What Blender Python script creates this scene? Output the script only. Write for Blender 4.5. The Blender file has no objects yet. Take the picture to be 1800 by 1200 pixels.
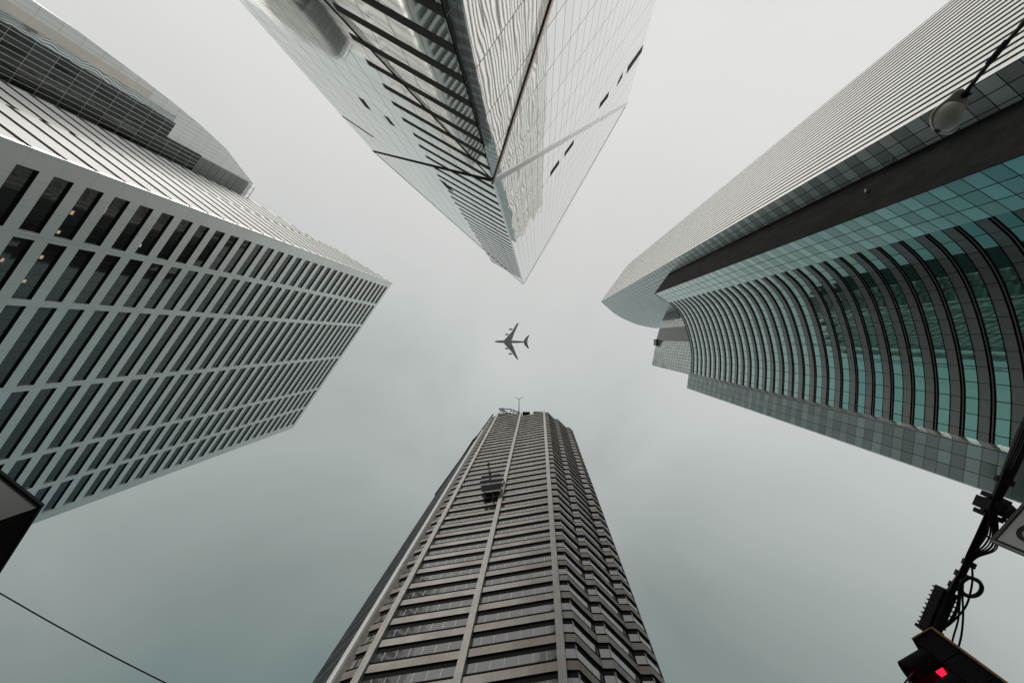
import bpy, math, random
from mathutils import Vector, Matrix
random.seed(7)
S = bpy.context.scene
C = S.collection
PI = math.pi
# ------------------------------------------------------------------ camera, sky, sun
CAMZ = 1.6
F = 800.0            # focal length in pixels of the 1800 px wide photograph
CX, CY = 947.0, 593.0   # where the zenith falls
cam = bpy.data.cameras.new('camera'); cam_o = bpy.data.objects.new('camera', cam); C.objects.link(cam_o)
cam_o.location = (0, 0, CAMZ); cam_o.rotation_euler = (PI, 0, 0)      # straight up, image down = +Y
cam.sensor_width = 36; cam.lens = 36*F/1800
cam.shift_x = -(CX-900)/1800; cam.shift_y = (CY-600)/1800
cam.clip_start = .05; cam.clip_end = 6000
S.camera = cam_o
S.view_settings.view_transform = 'Standard'; S.view_settings.look = 'None'
S.view_settings.exposure = 0.0; S.view_settings.gamma = 1
S.render.resolution_x = 1024; S.render.resolution_y = 682

SUN = Vector((-.28, -.70, .66)).normalized()      # direction towards the sun, behind the clouds
w = bpy.data.worlds.new('World'); S.world = w; w.use_nodes = True
nt = w.node_tree; nt.nodes.clear()
def N(t, **k):
    n = nt.nodes.new(t)
    for a, b in k.items(): setattr(n, a, b)
    return n
def L(a, b): nt.links.new(a, b)
out = N('ShaderNodeOutputWorld'); bg = N('ShaderNodeBackground'); L(bg.outputs[0], out.inputs[0])
sky = N('ShaderNodeTexSky'); sky.sky_type = 'NISHITA'; sky.sun_disc = False
sky.sun_elevation = math.asin(SUN.z); sky.sun_rotation = math.atan2(SUN.x, SUN.y)
tc = N('ShaderNodeTexCoord'); sep = N('ShaderNodeSeparateXYZ'); L(tc.outputs['Generated'], sep.inputs[0])
cr = N('ShaderNodeValToRGB')
mp = N('ShaderNodeMapRange'); mp.inputs['From Min'].default_value = -.8; mp.inputs['From Max'].default_value = .8
no = N('ShaderNodeTexNoise'); no.inputs['Scale'].default_value = 1.7; no.inputs['Detail'].default_value = 4; no.inputs['Roughness'].default_value = .5; no.inputs['Distortion'].default_value = .6
L(tc.outputs['Generated'], no.inputs['Vector'])
m1 = N('ShaderNodeMath', operation='MULTIPLY_ADD'); L(no.outputs['Fac'], m1.inputs[0]); m1.inputs[1].default_value = .50; m1.inputs[2].default_value = -.262
mx = N('ShaderNodeMath', operation='MULTIPLY_ADD'); L(sep.outputs['X'], mx.inputs[0]); mx.inputs[1].default_value = -.24; L(sep.outputs['Y'], mx.inputs[2])
m2 = N('ShaderNodeMath', operation='ADD'); L(mx.outputs[0], m2.inputs[0]); L(m1.outputs[0], m2.inputs[1])
L(m2.outputs[0], mp.inputs['Value']); L(mp.outputs[0], cr.inputs[0])
def s2l(r, g, b):
    f = lambda c: ((c/255+.055)/1.055)**2.4 if c > 10 else c/3295
    return (f(r), f(g), f(b), 1)
def ramp(cr, st):
    e = cr.color_ramp.elements
    while len(e) > 1: e.remove(e[-1])
    e[0].position = st[0][0]; e[0].color = st[0][1]
    for p, c in st[1:]:
        q = e.new(p); q.color = c
ramp(cr, [(0, s2l(232, 232, 229)), (.17, s2l(226, 226, 223)), (.42, s2l(209, 210, 208)), (.52, s2l(196, 201, 199)), (.66, s2l(171, 178, 176)), (.8, s2l(143, 152, 149)), (.92, s2l(114, 131, 130)), (1, s2l(90, 112, 117))])
# overcast: a little of the clear sky shows through the cloud sheet, the cloud sheet gives the rest
sm = N('ShaderNodeMixRGB', blend_type='MIX'); sm.inputs[0].default_value = .97
skm = N('ShaderNodeMixRGB', blend_type='MULTIPLY'); skm.inputs[0].default_value = 1; skm.inputs[2].default_value = (.1, .1, .1, 1)
L(sky.outputs[0], skm.inputs[1]); L(skm.outputs[0], sm.inputs[1]); L(cr.outputs[0], sm.inputs[2]); L(sm.outputs[0], bg.inputs[0])
bg.inputs[1].default_value = 1.0
sun = bpy.data.lights.new('sun', 'SUN'); sun.energy = 1.5; sun.angle = math.radians(20); sun.color = (1, .965, .92)
sun_o = bpy.data.objects.new('sun', sun); C.objects.link(sun_o)
sun_o.rotation_euler = (-SUN).to_track_quat('-Z', 'Y').to_euler()

# ------------------------------------------------------------------ materials
class NT:
    def __init__(s, name):
        s.m = bpy.data.materials.new(name); s.m.use_nodes = True; s.t = s.m.node_tree; s.t.nodes.clear()
        s.out = s.n('ShaderNodeOutputMaterial')
    def n(s, t, **k):
        n = s.t.nodes.new(t)
        for a, b in k.items(): setattr(n, a, b)
        return n
    def l(s, a, b): s.t.links.new(a, b)
    def math(s, op, a, b=None, c=None):
        n = s.n('ShaderNodeMath', operation=op)
        for i, v in enumerate((a, b, c)):
            if v is None: continue
            if isinstance(v, (int, float)): n.inputs[i].default_value = v
            else: s.l(v, n.inputs[i])
        return n.outputs[0]
    def mix(s, f, a, b, bt='MIX'):
        n = s.n('ShaderNodeMixRGB', blend_type=bt)
        for i, v in enumerate((f, a, b)):
            if isinstance(v, (int, float)): n.inputs[i].default_value = v if i == 0 else (v, v, v, 1)
            elif isinstance(v, tuple): n.inputs[i].default_value = v if len(v) == 4 else (*v, 1)
            else: s.l(v, n.inputs[i])
        return n.outputs[0]
    def uv(s):
        u = s.n('ShaderNodeUVMap'); sp = s.n('ShaderNodeSeparateXYZ'); s.l(u.outputs[0], sp.inputs[0]); return sp.outputs['X'], sp.outputs['Y']
    def noise(s, scale, detail=3, vec=None, rough=.5):
        n = s.n('ShaderNodeTexNoise'); n.inputs['Scale'].default_value = scale; n.inputs['Detail'].default_value = detail; n.inputs['Roughness'].default_value = rough
        if vec is None: vec = s.n('ShaderNodeNewGeometry').outputs['Position']
        s.l(vec, n.inputs['Vector']); return n

def plain(name, col, rough=.6, metal=0, var=.12, scale=2.0, spec=.4, bump=0, joints=None, jw=.012, jdark=.45, emit=None, fine=0, col2=None, streak=0):
    """painted / stone / metal surface with mottling; joints=(w,h) draws panel joints in metres of UV"""
    a = NT(name); b = a.n('ShaderNodeBsdfPrincipled'); a.l(b.outputs[0], a.out.inputs[0])
    n1 = a.noise(scale, 5); f = a.math('MULTIPLY_ADD', n1.outputs['Fac'], 2*var, 1-var)
    if fine:
        n2 = a.noise(scale*9, 3); f = a.math('MULTIPLY', f, a.math('MULTIPLY_ADD', n2.outputs['Fac'], 2*fine, 1-fine))
    if streak:      # rain streaks running down the face
        g_ = a.n('ShaderNodeNewGeometry'); mm = a.n('ShaderNodeVectorMath', operation='MULTIPLY'); a.l(g_.outputs['Position'], mm.inputs[0]); mm.inputs[1].default_value = (1, 1, .07)
        n3 = a.noise(1.3, 4, vec=mm.outputs[0], rough=.6); f = a.math('MULTIPLY', f, a.math('MULTIPLY_ADD', n3.outputs['Fac'], 2*streak, 1-streak))
    if joints:
        u, v = a.uv(); w_, h_ = joints
        uu = a.math('DIVIDE', u, w_); vv = a.math('DIVIDE', v, h_)
        cid = a.n('ShaderNodeCombineXYZ'); a.l(a.math('FLOOR', uu), cid.inputs[0]); a.l(a.math('FLOOR', vv), cid.inputs[1])
        wn = a.n('ShaderNodeTexWhiteNoise'); a.l(cid.outputs[0], wn.inputs['Vector'])
        f = a.math('MULTIPLY', f, a.math('MULTIPLY_ADD', wn.outputs['Value'], var*1.4, 1-var*.7))
        ju = a.math('LESS_THAN', a.math('FRACT', uu), jw/w_*2); jv = a.math('LESS_THAN', a.math('FRACT', vv), jw/h_*2)
        j = a.math('MAXIMUM', ju, jv)
        f = a.math('MULTIPLY', f, a.math('MULTIPLY_ADD', j, jdark-1, 1))
    base = (*col, 1)
    if col2:
        n4 = a.noise(.16, 3); mr = a.n('ShaderNodeMapRange'); mr.inputs['From Min'].default_value = .4; mr.inputs['From Max'].default_value = .6; a.l(n4.outputs['Fac'], mr.inputs['Value'])
        base = a.mix(mr.outputs[0], (*col, 1), (*col2, 1))
    c = a.mix(1, base, f, 'MULTIPLY')
    a.l(c, b.inputs['Base Color'])
    b.inputs['Roughness'].default_value = rough; b.inputs['Metallic'].default_value = metal; b.inputs['Specular IOR Level'].default_value = spec
    if bump:
        bp = a.n('ShaderNodeBump'); bp.inputs['Strength'].default_value = bump; bp.inputs['Distance'].default_value = .02
        a.l(n1.outputs['Fac'], bp.inputs['Height']); a.l(bp.outputs[0], b.inputs['Normal'])
    if emit:
        b.inputs['Emission Color'].default_value = (*emit[0], 1); b.inputs['Emission Strength'].default_value = emit[1]
    return a.m

def glass(name, tint, pane=(1.5, 2), mull=(.08, .08), mcol=(.02, .022, .022), metal=.5, rough=.04, ior=1.6, tilt=.01, wob=.008, wscale=.35, var=.25, alt=None, altu=None, blinds=0, off=(0, 0), stretch=None, warp=0, graze=0):
    """reflective facade glass: panes from the UV in metres, each pane set slightly out of true"""
    a = NT(name); u, v = a.uv()
    if warp: u = a.math('ADD', u, a.math('MULTIPLY', a.math('SUBTRACT', a.noise(.22, 2).outputs['Fac'], .5), warp))
    uu = a.math('DIVIDE', a.math('ADD', u, off[0]), pane[0]); vv = a.math('DIVIDE', a.math('ADD', v, off[1]), pane[1])
    fu, fv = a.math('FLOOR', uu), a.math('FLOOR', vv)
    cid = a.n('ShaderNodeCombineXYZ'); a.l(fu, cid.inputs[0]); a.l(fv, cid.inputs[1])
    wn = a.n('ShaderNodeTexWhiteNoise'); a.l(cid.outputs[0], wn.inputs['Vector'])
    g = a.n('ShaderNodeNewGeometry')
    vm = a.n('ShaderNodeVectorMath', operation='SUBTRACT'); a.l(wn.outputs['Color'], vm.inputs[0]); vm.inputs[1].default_value = (.5, .5, .5)
    vs = a.n('ShaderNodeVectorMath', operation='SCALE'); a.l(vm.outputs[0], vs.inputs[0]); vs.inputs['Scale'].default_value = tilt*2
    pos = g.outputs['Position']
    if stretch:
        mm = a.n('ShaderNodeVectorMath', operation='MULTIPLY'); a.l(pos, mm.inputs[0]); mm.inputs[1].default_value = stretch; pos = mm.outputs[0]
    nz = a.noise(wscale, 2, vec=pos)
    vm2 = a.n('ShaderNodeVectorMath', operation='SUBTRACT'); a.l(nz.outputs['Color'], vm2.inputs[0]); vm2.inputs[1].default_value = (.5, .5, .5)
    vs2 = a.n('ShaderNodeVectorMath', operation='SCALE'); a.l(vm2.outputs[0], vs2.inputs[0]); vs2.inputs['Scale'].default_value = wob*2
    ad = a.n('ShaderNodeVectorMath', operation='ADD'); a.l(vs.outputs[0], ad.inputs[0]); a.l(vs2.outputs[0], ad.inputs[1])
    ad2 = a.n('ShaderNodeVectorMath', operation='ADD'); a.l(g.outputs['Normal'], ad2.inputs[0]); a.l(ad.outputs[0], ad2.inputs[1])
    nn = a.n('ShaderNodeVectorMath', operation='NORMALIZE'); a.l(ad2.outputs[0], nn.inputs[0])
    f = a.math('MULTIPLY_ADD', wn.outputs['Value'], var, 1-var/2)
    if alt:   # every other row is a spandrel pane with its own tone
        odd = a.math('FLOOR', a.math('MULTIPLY', a.math('FRACT', a.math('MULTIPLY', fv, .5)), 2.01))
        f = a.math('MULTIPLY', f, a.math('MULTIPLY_ADD', odd, alt-1, 1))
    if altu:
        oddu = a.math('FLOOR', a.math('MULTIPLY', a.math('FRACT', a.math('MULTIPLY', fu, .5)), 2.01))
        f = a.math('MULTIPLY', f, a.math('MULTIPLY_ADD', oddu, altu-1, 1))
    if blinds:
        bl = a.math('GREATER_THAN', wn.outputs['Value'], 1-blinds)
        f = a.math('MULTIPLY', f, a.math('MULTIPLY_ADD', bl, 1.2, 1))
    c = a.mix(1, (*tint, 1), f, 'MULTIPLY')
    b = a.n('ShaderNodeBsdfPrincipled'); a.l(c, b.inputs['Base Color']); a.l(nn.outputs[0], b.inputs['Normal'])
    b.inputs['Metallic'].default_value = metal; b.inputs['Roughness'].default_value = rough; b.inputs['IOR'].default_value = ior
    b2 = a.n('ShaderNodeBsdfPrincipled'); b2.inputs['Base Color'].default_value = (*mcol, 1); b2.inputs['Roughness'].default_value = .5
    mu = a.math('LESS_THAN', a.math('FRACT', uu), mull[0]/pane[0]) if mull[0] else 0
    mv = a.math('LESS_THAN', a.math('FRACT', vv), mull[1]/pane[1]) if mull[1] else 0
    mk = a.math('MAXIMUM', mu, mv)
    bo = b.outputs[0]
    if graze:       # the coating turns neutral and brighter at shallow angles
        lw = a.n('ShaderNodeLayerWeight'); lw.inputs[0].default_value = .5
        mr = a.n('ShaderNodeMapRange'); mr.inputs['From Min'].default_value = .42; mr.inputs['From Max'].default_value = .76; mr.inputs['To Max'].default_value = graze; a.l(lw.outputs['Facing'], mr.inputs['Value'])
        gs = a.n('ShaderNodeBsdfGlossy'); gs.inputs['Roughness'].default_value = rough; a.l(nn.outputs[0], gs.inputs['Normal']); a.l(a.mix(1, (.92, .95, .93, 1), a.math('MULTIPLY', f, 1.0), 'MULTIPLY'), gs.inputs['Color'])
        mg = a.n('ShaderNodeMixShader'); a.l(mr.outputs[0], mg.inputs[0]); a.l(bo, mg.inputs[1]); a.l(gs.outputs[0], mg.inputs[2]); bo = mg.outputs[0]
    ms = a.n('ShaderNodeMixShader'); a.l(mk, ms.inputs[0]); a.l(bo, ms.inputs[1]); a.l(b2.outputs[0], ms.inputs[2])
    a.l(ms.outputs[0], a.out.inputs[0]); return a.m

# ------------------------------------------------------------------ mesh helpers
class MB:
    def __init__(s): s.v = []; s.f = []; s.uv = []; s.mi = []
    def quad(s, p, uv=None, mi=0):
        i = len(s.v); s.v += [tuple(q) for q in p]; s.f.append(tuple(range(i, i+len(p))))
        s.uv.append(uv or [(0, 0)]*len(p)); s.mi.append(mi)
    def hexa(s, c, uvs=None):
        """c: 8 corners, bottom 4 then top 4, counter-clockwise from outside-below order"""
        for fi in ((0, 3, 2, 1), (4, 5, 6, 7), (0, 1, 5, 4), (1, 2, 6, 5), (2, 3, 7, 6), (3, 0, 4, 7)):
            P = [c[k] for k in fi]
            e1 = (Vector(P[1])-Vector(P[0])).length; e2 = (Vector(P[2])-Vector(P[1])).length
            s.quad(P, [(0, 0), (e1, 0), (e1, e2), (0, e2)])
    def box(s, c, sx, sy, sz, M=None):
        P = []
        for z in (-.5, .5):
            for x, y in ((-.5, -.5), (.5, -.5), (.5, .5), (-.5, .5)):
                p = Vector((x*sx, y*sy, z*sz))
                if M is not None: p = M @ p
                P.append(p+Vector(c))
        s.hexa(P)
    def tube(s, pts, r, n=8, caps=True):
        pts = [Vector(p) for p in pts]; rs = r if isinstance(r, (list, tuple)) else [r]*len(pts)
        rings = []; a = None
        for i, p in enumerate(pts):
            t = (pts[min(i+1, len(pts)-1)]-pts[max(i-1, 0)]).normalized()
            if a is None: a = t.cross(Vector((0, 0, 1)) if abs(t.z) < .9 else Vector((1, 0, 0))).normalized()
            else: a = (a - t*a.dot(t)).normalized()
            b = t.cross(a); base = len(s.v)
            for k in range(n):
                th = 2*PI*k/n; s.v.append(tuple(p+(a*math.cos(th)+b*math.sin(th))*rs[i]))
            rings.append(base)
        for i in range(len(rings)-1):
            for k in range(n):
                k2 = (k+1) % n
                s.f.append((rings[i]+k, rings[i]+k2, rings[i+1]+k2, rings[i+1]+k)); s.uv.append([(0, 0)]*4); s.mi.append(0)
        if caps:
            s.f.append(tuple(rings[0]+k for k in range(n))[::-1]); s.uv.append([(0, 0)]*n); s.mi.append(0)
            s.f.append(tuple(rings[-1]+k for k in range(n))); s.uv.append([(0, 0)]*n); s.mi.append(0)
    def build(s, name, mat, parent=None, smooth=False, kind=None, label=None):
        off = Vector(parent_world(parent)) if parent else Vector((0, 0, 0))
        me = bpy.data.meshes.new(name); me.from_pydata([tuple(Vector(v)-off) for v in s.v], [], s.f)
        ul = me.uv_layers.new(name='UVMap'); k = 0
        for u in s.uv:
            for q in u: ul.data[k].uv = q; k += 1
        for m in (mat if isinstance(mat, list) else [mat]): me.materials.append(m)
        if any(s.mi):
            for p, m in zip(me.polygons, s.mi): p.material_index = m
        if smooth:
            for p in me.polygons: p.use_smooth = True
        me.update(); o = bpy.data.objects.new(name, me); C.objects.link(o)
        if parent: o.parent = parent
        if kind: o['kind'] = kind
        if label: o['label'] = label
        return o
LOC = {}
def parent_world(o):
    return LOC.get(o.name, (0, 0, 0))
def part_loc(o, p): LOC[o.name] = LOC.get(p.name, (0, 0, 0))
def thing(name, label, cat, loc, group=None):
    o = bpy.data.objects.new(name, None); C.objects.link(o); o.location = loc; LOC[o.name] = tuple(loc)
    o['label'] = label; o['category'] = cat; o.empty_display_size = .5
    if group: o['group'] = group
    return o
def sub(mb, name, mat, part, root, **k):       # sub-part: child of a part that sits at the root's origin
    LOC[part.name] = LOC[root.name]
    return mb.build(name, mat, part, **k)
def tag(o, label, cat, group=None):
    o['label'] = label; o['category'] = cat
    if group: o['group'] = group
def V2(x, y): return Vector((x, y, 0))
def px(x, y, Z):            # the point that stands at height Z above the lens in that direction
    return Vector(((x-CX)*Z/F, (y-CY)*Z/F, Z+CAMZ))
def wp(O, d, n, u, z, o=0): # wall coordinates: u along, z height above lens, o outwards
    p = O+d*u+n*o; return Vector((p.x, p.y, z+CAMZ))
def wquad(mb, O, d, n, u0, u1, z0, z1, o=0, mi=0):
    mb.quad([wp(O, d, n, u0, z0, o), wp(O, d, n, u1, z0, o), wp(O, d, n, u1, z1, o), wp(O, d, n, u0, z1, o)], [(u0, z0), (u1, z0), (u1, z1), (u0, z1)], mi)
def wbox(mb, O, d, n, u0, u1, z0, z1, o0, o1, sm=0):
    g = lambda u, z, o: wp(O, d, n, u, z, o)
    Q = lambda p, uv, mi=0: mb.quad(p, uv, mi)
    Q([g(u0, z0, o1), g(u1, z0, o1), g(u1, z1, o1), g(u0, z1, o1)], [(u0, z0), (u1, z0), (u1, z1), (u0, z1)])
    Q([g(u0, z0, o0), g(u1, z0, o0), g(u1, z1, o0), g(u0, z1, o0)], [(u0, z0), (u1, z0), (u1, z1), (u0, z1)])
    Q([g(u0, z0, o0), g(u1, z0, o0), g(u1, z0, o1), g(u0, z0, o1)], [(u0, .3), (u1, .3), (u1, .3+o1-o0), (u0, .3+o1-o0)], sm)
    Q([g(u0, z1, o0), g(u1, z1, o0), g(u1, z1, o1), g(u0, z1, o1)], [(u0, .3), (u1, .3), (u1, .3+o1-o0), (u0, .3+o1-o0)])
    for uu in (u0, u1):
        Q([g(uu, z0, o0), g(uu, z0, o1), g(uu, z1, o1), g(uu, z1, o0)], [(.3, z0), (.3+o1-o0, z0), (.3+o1-o0, z1), (.3, z1)])
def prism(mb, pts, z0, z1, ztop=None):
    n = len(pts); zt = ztop or [z1]*n
    b = [Vector((p.x, p.y, z0+CAMZ)) for p in pts]; t = [Vector((p.x, p.y, zt[i]+CAMZ)) for i, p in enumerate(pts)]
    u = 0
    for i in range(n):
        j = (i+1) % n; l = (pts[j]-pts[i]).length
        mb.quad([b[i], b[j], t[j], t[i]], [(u, z0), (u+l, z0), (u+l, zt[j]), (u, zt[i])]); u += l
    mb.quad(t, [(p.x, p.y) for p in pts]); mb.quad(b[::-1], [(p.x, p.y) for p in pts[::-1]])
def offs(pts, o, sg):       # offset an open polyline in plan by o; sg=+1 takes the left-hand normal (-dy,dx)
    res = []
    for i, p in enumerate(pts):
        ns = []
        if i > 0: e = (pts[i]-pts[i-1]).normalized(); ns.append(V2(-e.y*sg, e.x*sg))
        if i < len(pts)-1: e = (pts[i+1]-pts[i]).normalized(); ns.append(V2(-e.y*sg, e.x*sg))
        n = ns[0] if len(ns) == 1 else (ns[0]+ns[1]).normalized()
        k = 1 if len(ns) == 1 else 1/max(.4, n.dot(ns[0]))
        res.append(p+n*o*k)
    return res
def sweep(mb, pts, sg, prof, close=False, u0=0, sm=0):
    """prof: (offset, z) pairs; strips follow the plan line. UV = (arc length, z)"""
    arc = [u0]
    for i in range(1, len(pts)): arc.append(arc[-1]+(pts[i]-pts[i-1]).length)
    rows = [offs(pts, o, sg) for o, z in prof]
    m = len(prof)
    for k in range(m if close else m-1):
        k2 = (k+1) % m; za, zb = prof[k][1], prof[k2][1]; oa, ob = prof[k][0], prof[k2][0]
        ha, hb = (za, zb) if abs(zb-za) > 1e-4 else (.3, .3+abs(ob-oa))
        for i in range(len(pts)-1):
            a, b = rows[k], rows[k2]
            mb.quad([(a[i].x, a[i].y, za+CAMZ), (a[i+1].x, a[i+1].y, za+CAMZ), (b[i+1].x, b[i+1].y, zb+CAMZ), (b[i].x, b[i].y, zb+CAMZ)],
                    [(arc[i], ha), (arc[i+1], ha), (arc[i+1], hb), (arc[i], hb)], sm if k == 0 else 0)
    if close:
        for i in (0, -1):
            mb.quad([(rows[k][i].x, rows[k][i].y, prof[k][1]+CAMZ) for k in range(m)])
G0 = -CAMZ   # ground level in "above the lens" heights

# ------------------------------------------------------------------ ground
mb = MB(); mb.quad([(-3000, -3000, -.12), (3000, -3000, -.12), (3000, 3000, -.12), (-3000, 3000, -.12)])
gr = mb.build('ground', plain('asphalt', (.05, .05, .052), .9, var=.3, scale=.6, fine=.2)); gr['kind'] = 'structure'
M_pave = plain('pavement_concrete', (.3, .3, .29), .85, var=.15, joints=(1.2, 1.2), jw=.01)
def slab(pts, name='pavement'):
    m = MB(); prism(m, pts, -CAMZ-.119, -CAMZ); o = m.build(name, M_pave); o['kind'] = 'structure'; return o
slab([V2(-9, 9), V2(14, 5), V2(34, 60), V2(-40, 60)])
slab([V2(14, -2), V2(34, 12), V2(120, 40), V2(120, -70), V2(45, -50), V2(8, -9)])
slab([V2(-3, -9.6), V2(30, -62), V2(-50, -110), V2(-70, -60)])
slab([V2(-38, 22), V2(-20, -6), V2(-120, -80), V2(-150, 60)])

# ------------------------------------------------------------------ tower A: white office tower on the left
stoneA = plain('pale_aluminium_panels', (1.0, .99, .94), .42, metal=.8, streak=.10, var=.07, joints=(3.75, 4.22), jw=.025, jdark=.7, fine=.05)
darkin = plain('dark_interior', (.012, .013, .013), .95, var=.2, spec=.05)
shadeRib = plain('recess_shade_and_rib', (.022, .023, .022), .9, spec=.05)  # near-black that paints recess shade; the side face ribs share it
glassA = glass('office_window_glass', (.06, .068, .064), pane=(1.9, 20), mull=(.07, 0), mcol=(.02, .02, .02), metal=.35, rough=.05, ior=2.3, tilt=.012, wob=.006, var=.35)
whiteA = plain('white_enamel_panels', (.90, .90, .87), .6, streak=.07, var=.05, spec=.3, joints=(2.2, 30), jw=.015, jdark=.75, fine=.05)
d1 = V2(-432+257, 159+96).normalized(); n1 = V2(-d1.y, d1.x)*1.0
if n1.x < 0: n1 = -n1
HA = 190.0
OA = V2(-257*HA/F, -96*HA/F); LA = V2(-432+257, 159+96).length*HA/F
A = thing('office_tower', 'white office tower with long bands of dark recessed windows, left of the photo', 'building', (OA.x, OA.y, 0))
h = 4.22
dl = V2(-.804, -.595); nl = V2(.595, -.804)
div = [0, .154, .295, .511, .726, .855, 1]
NF = 45; z_floor = [HA-2.2-k*h for k in range(NF+1)]      # top of each window row
fr = MB(); sfm = MB()
# spandrels: every floor a band standing proud of the glass; the top one is the parapet
rec = -.24
wh = h*.60
for k in range(NF):
    zt = z_floor[k]
    zb = zt-wh
    top = HA if k == 0 else z_floor[k-1]-wh
    fr = MB(); sfm = fr
    wbox(fr, OA, d1, n1, 0, LA, zt, top, rec-.3, 0, 1); i_ = len(fr.mi); wbox(sfm, OA, d1, n1, .6, LA-.6, zt-.42, zt-.002, rec-.1, rec+.03); fr.mi[i_:] = [1]*(len(fr.mi)-i_)  # black underside and strip at the window head paint the recess shade
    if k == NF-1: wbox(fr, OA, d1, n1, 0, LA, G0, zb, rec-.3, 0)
    fr.build('spandrel', [stoneA, shadeRib], A)
pi = MB(); edges = []
for t in div:
    wd = .55 if 0 < t < 1 else 1.25
    c = t*LA if 0 < t < 1 else (wd if t == 0 else LA-wd)
    edges.append((c-wd, c+wd)); wbox(pi, OA, d1, n1, c-wd, c+wd, G0, HA-.01, rec-.3, .006)
pi.build('pier', stoneA, A)
wins = []
for k in range(NF):
    for j in range(6):
        wins.append((z_floor[k], edges[j][1], edges[j+1][0], k, j))
def seen(u, z):
    p = OA+d1*u; return F*p.length/max(z, 1)
near = sorted([q for q in wins if 50 < q[0]], key=lambda q: (q[0]))
near = [q for q in near if CX+F*(OA+d1*((q[1]+q[2])/2)).x/q[0] > -20 and q[2]-q[1] > 0][:100]
rest = [q for q in wins if q not in near]
for q in near:
    m = MB(); wquad(m, OA, d1, n1, q[1], q[2], q[0]-wh, q[0], rec); wo = m.build('window', glassA, A)
m = MB()
for q in rest: wquad(m, OA, d1, n1, q[1], q[2], q[0]-wh, q[0], rec)
m.build('window', glassA, A, kind='stuff')
lampm = plain('warm_ceiling_lamp', (.7, .6, .4), .5, emit=((1, .66, .34), .32))
lampw = plain('cool_ceiling_lamp', (.7, .7, .6), .5, emit=((1, .92, .8), .9))
def on_plane(x, y, O, n):
    r = Vector(((x-CX)/F, (y-CY)/F, 1)); t = O.dot(n)/(r.x*n.x+r.y*n.y); return t
OAg = OA+n1*(rec+.02)
for (x, y, L_, W_, mt) in ((127, 374, 1.0, .35, lampm), (103, 408, .8, .35, lampm), (73, 452, .9, .35, lampm), (43, 494, .8, .35, lampm), (4, 457, .9, .3, lampm), (185, 371, 1.6, .07, lampw), (247, 432, .8, .1, lampw)):
    L_ *= .62; W_ *= .6; Z = on_plane(x, y, OAg, n1); p = V2((x-CX)*Z/F, (y-CY)*Z/F); u = (p-OA).dot(d1)
    m = MB(); wquad(m, OAg, d1, n1, u-L_/2, u+L_/2, Z-W_, Z+W_, 0); m.build('ceiling_lamp', mt, A)
# body with terraces stepping down behind the bright side face
body = MB()
UE = 34.7; ZE = 143.6
bi = 1.9
def foot(u0, u1): return [OA+dl*u0+d1*bi-n1*bi*0, OA+dl*u0+d1*(LA-.01), OA+dl*u1+d1*(LA-.01), OA+dl*u1+d1*bi]
prism(body, [OA+dl*.05-n1*.62+d1*bi, OA+dl*.05-n1*.62+d1*(LA-.02), OA+dl*(UE-.1)+d1*(LA-.02), OA+dl*(UE-.1)+d1*bi], G0, ZE-1)
nst = 11; sh = (HA-ZE)/nst
for i in range(nst):
    z0 = ZE+i*sh-1; u1 = UE-(i+1)*UE/nst*.97
    prism(body, [OA+dl*.05-n1*.62+d1*bi, OA+dl*.05-n1*.62+d1*(LA-.02), OA+dl*max(u1, 1)+d1*(LA-.02), OA+dl*max(u1, 1)+d1*bi], z0+.01, z0+sh-.02)
body.build('tower_body', darkin, A)
sf = MB(); sr = MB()
UB = 15.6
k = 0
for k in range(NF):
    zt = HA-.3-k*h; zb = zt-h
    if zt < ZE: uend = UE
    else: uend = UE*(HA-zt+1.5)/(HA-ZE+1.5)
    uend = min(UE, uend)
    sf = MB(); sr = MB()
    wbox(sf, OA, dl, nl, .14, min(UB, uend), zb+.01, zt, -1.0, 0); wbox(sr, OA, dl, nl, .15, min(UB, uend), zb-.33, zb+.33, -.03, .07)
    if uend > UB:
        wbox(sf, OA, dl, nl, UB+.001, uend, zb+.01, zt, -1.85, -.9); wbox(sr, OA, dl, nl, UB+.01, uend, zb-.33, zb+.33, -.93, -.82)
    sf.build('side_panel', whiteA, A); sr.build('dark_rib', shadeRib, A)
m = MB(); wbox(m, OA, dl, nl, -.03, .5, G0, HA+.3, -.6, .03); m.build('corner_trim', stoneA, A)

# ------------------------------------------------------------------ small dark building bottom left
HS = 40.0
PS = V2(-877*HS/F, 297*HS/F)
dsA = V2(-.786, -.618); dsB = V2(-.54, .84)
Sm = thing('low_building', 'low dark glass building corner in front of the white office tower', 'building', (PS.x, PS.y, 0))
gl = glass('smoked_green_glass', (.030, .038, .035), pane=(6.5, 3.6), mull=(.06, .06), metal=.1, rough=.35, ior=1.3, tilt=.004, wob=.004, var=.2)
m = MB(); p1 = PS+dsA*30; m.quad([wp(PS, dsA, V2(0, 0), 0, G0), wp(PS, dsA, V2(0, 0), 30, G0), wp(PS, dsA, V2(0, 0), 30, HS), wp(PS, dsA, V2(0, 0), 0, HS)], [(0, 0), (30, 0), (30, HS), (0, HS)])
m.build('glass_wall', gl, Sm)
m = MB(); nA = V2(dsA.y, -dsA.x); e = .02
prism(m, [PS+nA*.03, PS+dsB*30, PS+dsB*30+dsA*30, PS+dsA*30+nA*.03], G0, HS-.02); m.build('dark_stone_wall', plain('black_stone', (.016, .014, .015), .9, spec=.05, var=.2, joints=(2, 1.2)), Sm)
m = MB(); wbox(m, PS, dsA, nA, -.1, 30, HS-.05, HS+.25, -.2, .12); wbox(m, PS, dsB, V2(-dsB.y, dsB.x)*-1, .0, 30, HS-.05, HS+.25, -.2, .06); m.build('roof_coping', plain('dark_coping', (.03, .035, .034), .9, spec=.05), Sm)

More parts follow.
